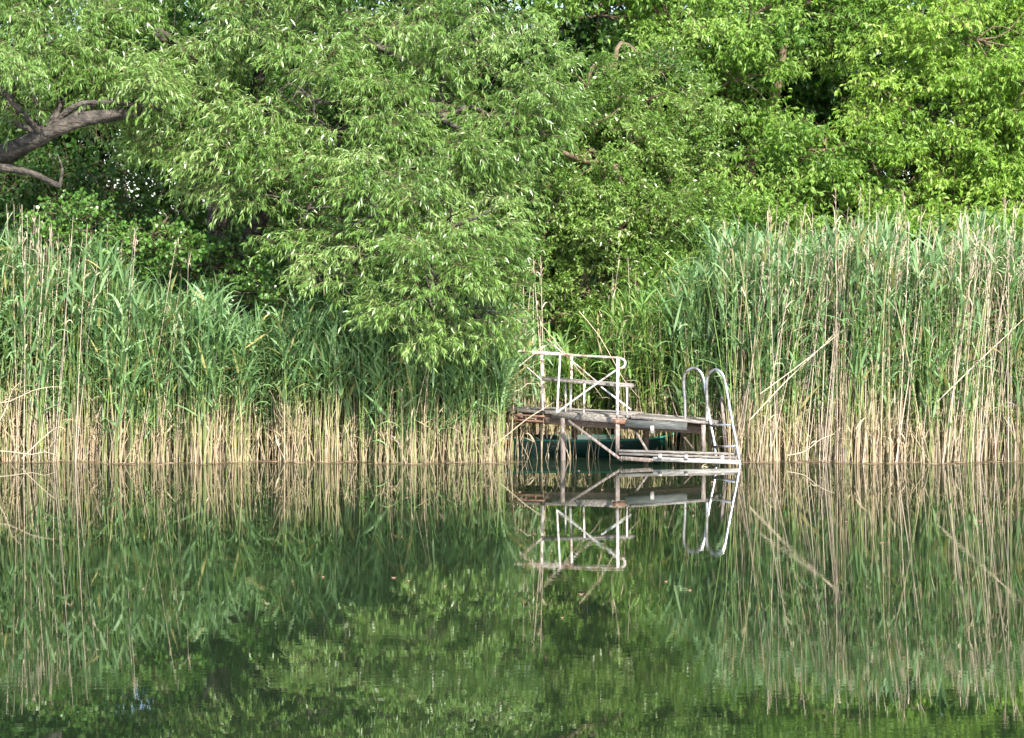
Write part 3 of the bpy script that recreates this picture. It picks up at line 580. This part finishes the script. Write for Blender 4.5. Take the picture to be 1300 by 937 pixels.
# boat
Bt = empty('rowing_boat', at(740, 31.5, 0), 'green rowing boat, its hull colour darkened for shade, moored in the shadow under the jetty', 'boat')
def hull(s, prt):
    n = 24; x0 = WX(640, 31.7); x1 = WX(868, 31.7); L = x1-x0; rows = []
    prof = [(0, 1.0), (.25, .93), (.6, .78), (.95, .5), (1.0, 0)]
    for i in range(n):
        t = i/(n-1); hw = .5*(1-max(0, (t-.45)/.55)**2.1)*(1-.12*(1-t))
        top = .21+.05*(t-.4)**2*4*.6+(.06 if t > .85 else 0)*(t-.85)/.15
        xx = x0+L*t
        sec = []
        for (dz, wv) in prof:
            z = top-dz*(top+.16)*(1-.5*max(0, (t-.85)/.15)); xo = xx-(.16*dz*max(0, (t-.7)/.3))*1.2
            sec.append((xo, 31.55-.13*(t-.3)-hw*wv, z))
        for (dz, wv) in prof[-2::-1]:
            z = top-dz*(top+.16)*(1-.5*max(0, (t-.85)/.15)); xo = xx-(.16*dz*max(0, (t-.7)/.3))*1.2
            sec.append((xo, 31.55-.13*(t-.3)+hw*wv, z))
        rows.append(sec)
    R = np.array(rows); m = R.shape[1]
    if prt == 'hull':
        V = R.reshape(-1, 3); idx = np.arange(n*m).reshape(n, m)
        Q = np.stack([idx[:-1, :-1], idx[:-1, 1:], idx[1:, 1:], idx[1:, :-1]], -1).reshape(-1, 4)
        s.add(V, Q=Q)
        # transom
        c = len(V); T3 = [[j, j+1, m-1] for j in range(m-2)]; s.add(V[:m].copy(), T=np.array(T3))
        In = R.copy(); In[:, :, 1] = 31.55+(In[:, :, 1]-31.55)*.93; In[:, :, 2] += .02; s.add(In.reshape(-1, 3), Q=Q[:, ::-1])
    elif prt == 'gunwale':
        for e in (0, m-1):
            P = R[:, e]+np.array([0, 0, .006]); tubes(s, P[None], np.full((1, n), .018), np.array([[.5, .5, .5]]), 6)
    elif prt == 'transom_edge':
        P = np.array([R[0, 0], R[0, m-1]]); tubes(s, P[None], np.full((1, 2), .018), np.array([[.5, .5, .5]]), 6)
    else:
        for t in (.3, .6):
            i = int(t*n); beam(s, R[i, 0]+[0, .03, -.07], R[i, m-1]+[0, -.03, -.07], .2, .025)
part(Bt, 'hull', lambda s: hull(s, 'hull'), 'boat', False)
part(Bt, 'gunwale', lambda s: hull(s, 'gunwale'), 'boatrim', True)
part(Bt, 'transom_edge', lambda s: hull(s, 'transom_edge'), 'boatrim', True)
part(Bt, 'thwart', lambda s: hull(s, 'thwart'), 'darkwood')
# few stems standing in front of the boat
xs = rng.uniform(WX(632, 30.6), WX(790, 30.6), 30); sa = Acc(); la = Acc()
stems_of(sa, la, xs, rng.uniform(30.55, 31.0, 30), rng.uniform(.25, .6, 30), rng.normal(size=(30, 2))*np.array([.05, .04]), np.ones(30), np.full(30, .2), 1, CG, rad=.006)
al = Acc()
for q in (sa, la): al.add(np.concatenate(q.V), Q=np.concatenate(q.Q), C=np.concatenate(q.C))
o = link('broken_reed_stems', al.build('broken_reed_stems', M['reed'])); tag(o, 'sparse broken stems standing in the water in front of the green boat', 'reeds', None, 'stuff')

# ------------------------------------------------------------------ litter at the water's edge and on the water
s = Acc(); N = 1700
px = rng.uniform(-150, 1420, N); k = (px < 655) | (px > 935); px = px[k]; N = len(px)
xx = WX(1, 30.0)*0+(px-650)*29.95/F; yy = 29.98+.16*np.sin(xx*1.9+1)+.10*np.sin(xx*5.1)+.07*np.sin(xx*11.)+rng.normal(size=N)*.11
az = rng.normal(size=N)*.5; d_ = np.stack([np.cos(az), np.sin(az), rng.normal(size=N)*.06], 1)
ribbons(s, np.stack([xx, yy, np.full(N, .008)], 1), d_, rng.uniform(.04, .2, N), rng.uniform(.006, .016, N), np.array([.22, .15, .10])*rng.uniform(.4, 1.8, (N, 1)), np.zeros(N), 3)
o = link('floating_litter', s.build('floating_litter', M['litter'])); tag(o, 'brown fringe of dead reed scraps floating along the foot of the reeds', 'litter', None, 'stuff')
def lm():
    s = Acc(); n = 8; a = np.linspace(0, 2*math.pi, n, endpoint=False)
    V = np.concatenate([[[0, 0, .006]], np.stack([np.cos(a)*.05, np.sin(a)*.028, .003+.006*np.cos(a*2)], 1)])
    s.add(V, T=np.array([[0, 1+i, 1+(i+1) % n] for i in range(n)]), C=np.tile([.22, .14, .09], (n+1, 1))); return s.build('leaf', M['litter'])
LM = lm()
for px, py in ((700, 700), (870, 645), (765, 622), (880, 655), (660, 625), (518, 738), (500, 734), (410, 733), (497, 618), (517, 632), (1042, 607), (245, 580+143/2.6), (270, 627), (182, 748), (738, 755), (714, 785), (875, 750), (1075, 663), (1245, 662), (565, 745), (845, 739), (735, 598), (748, 603), (905, 612), (1120, 690)):
    d = F*CZ/(py-HZ); o = bpy.data.objects.new('floating_leaf', LM); COL.objects.link(o); o.location = (WX(px, d), d, 0.002); k = rng.uniform(.2, .5); o.scale = (k, k, 1); o.rotation_euler[2] = rng.normal()*.5
    tag(o, 'small brown dead leaf floating on the open water', 'leaf', 'dead leaves floating on the pond')

# ------------------------------------------------------------------ water, ground
def sheet(name, xs, ys, zf, mat):
    X, Y = np.meshgrid(xs, ys); Z = zf(X, Y); V = np.stack([X, Y, Z], -1).reshape(-1, 3)
    idx = np.arange(len(V)).reshape(X.shape); Q = np.stack([idx[:-1, :-1], idx[:-1, 1:], idx[1:, 1:], idx[1:, :-1]], -1).reshape(-1, 4)
    o = link(name, mesh(name, V, [(4, Q)], M[mat], None, True)); o['kind'] = 'structure'; return o
sheet('pond_water', np.array([-120., 120]), np.array([-1., 36]), lambda X, Y: 0*X, 'water')
def gz(X, Y):
    s = np.clip((Y-31.0)/3.5, 0, 1); s = s*s*(3-2*s)
    n_ = np.clip((1.5-Y)/3, 0, 1)
    far = np.clip((Y-35)/12, 0, 1)
    side = np.clip((np.abs(X)-60)/20, 0, 1)
    return -1.2+np.maximum(np.maximum(s*1.75, n_*2), side*1.8)+far*.9+.08*np.sin(X*.7)*np.cos(Y*.9)
sheet('ground', np.concatenate([np.linspace(-600, -40, 12), np.linspace(-30, 30, 90), np.linspace(40, 600, 12)]), np.concatenate([np.linspace(-600, -8, 8), np.linspace(-4, 60, 100), np.linspace(80, 900, 10)]), gz, 'ground')

# ------------------------------------------------------------------ camera, light
cam = bpy.data.cameras.new('camera'); co = bpy.data.objects.new('camera', cam); COL.objects.link(co); S.camera = co
co.location = (0, 0, CZ); co.rotation_euler = (math.radians(90), 0, 0)
cam.sensor_width = 36; cam.lens = F/1300*36; cam.shift_y = -(468.5-HZ)/1300; cam.clip_end = 2000
EL = math.radians(42); AZ = math.radians(22)
sd = Vector((math.sin(AZ)*math.cos(EL), -math.cos(AZ)*math.cos(EL), math.sin(EL)))
L_ = bpy.data.lights.new('sun', 'SUN'); L_.energy = 5.0; L_.angle = math.radians(.53); L_.color = (1, .95, .86)
lo = bpy.data.objects.new('sun', L_); COL.objects.link(lo); lo.rotation_euler = sd.to_track_quat('Z', 'Y').to_euler(); lo.location = (0, 0, 30)
w = bpy.data.worlds.new('World'); S.world = w; w.use_nodes = True; wn = w.node_tree.nodes; wl = w.node_tree.links; wn.clear()
sk = wn.new('ShaderNodeTexSky'); sk.sky_type = 'NISHITA'; sk.sun_disc = False; sk.sun_elevation = EL; sk.sun_rotation = math.pi-AZ
bg = wn.new('ShaderNodeBackground'); bg.inputs[1].default_value = .14; wo = wn.new('ShaderNodeOutputWorld')
wl.new(sk.outputs[0], bg.inputs[0]); wl.new(bg.outputs[0], wo.inputs[0])
S.view_settings.view_transform = 'Standard'; S.view_settings.look = 'None'; S.view_settings.exposure = 1.42; S.view_settings.gamma = 1
S.render.engine = 'CYCLES'; S.cycles.max_bounces = 5; S.cycles.diffuse_bounces = 3; S.cycles.glossy_bounces = 3; S.cycles.transmission_bounces = 3
print('VERTS', sum(len(o.data.vertices) for o in bpy.data.objects if o.type == 'MESH'))
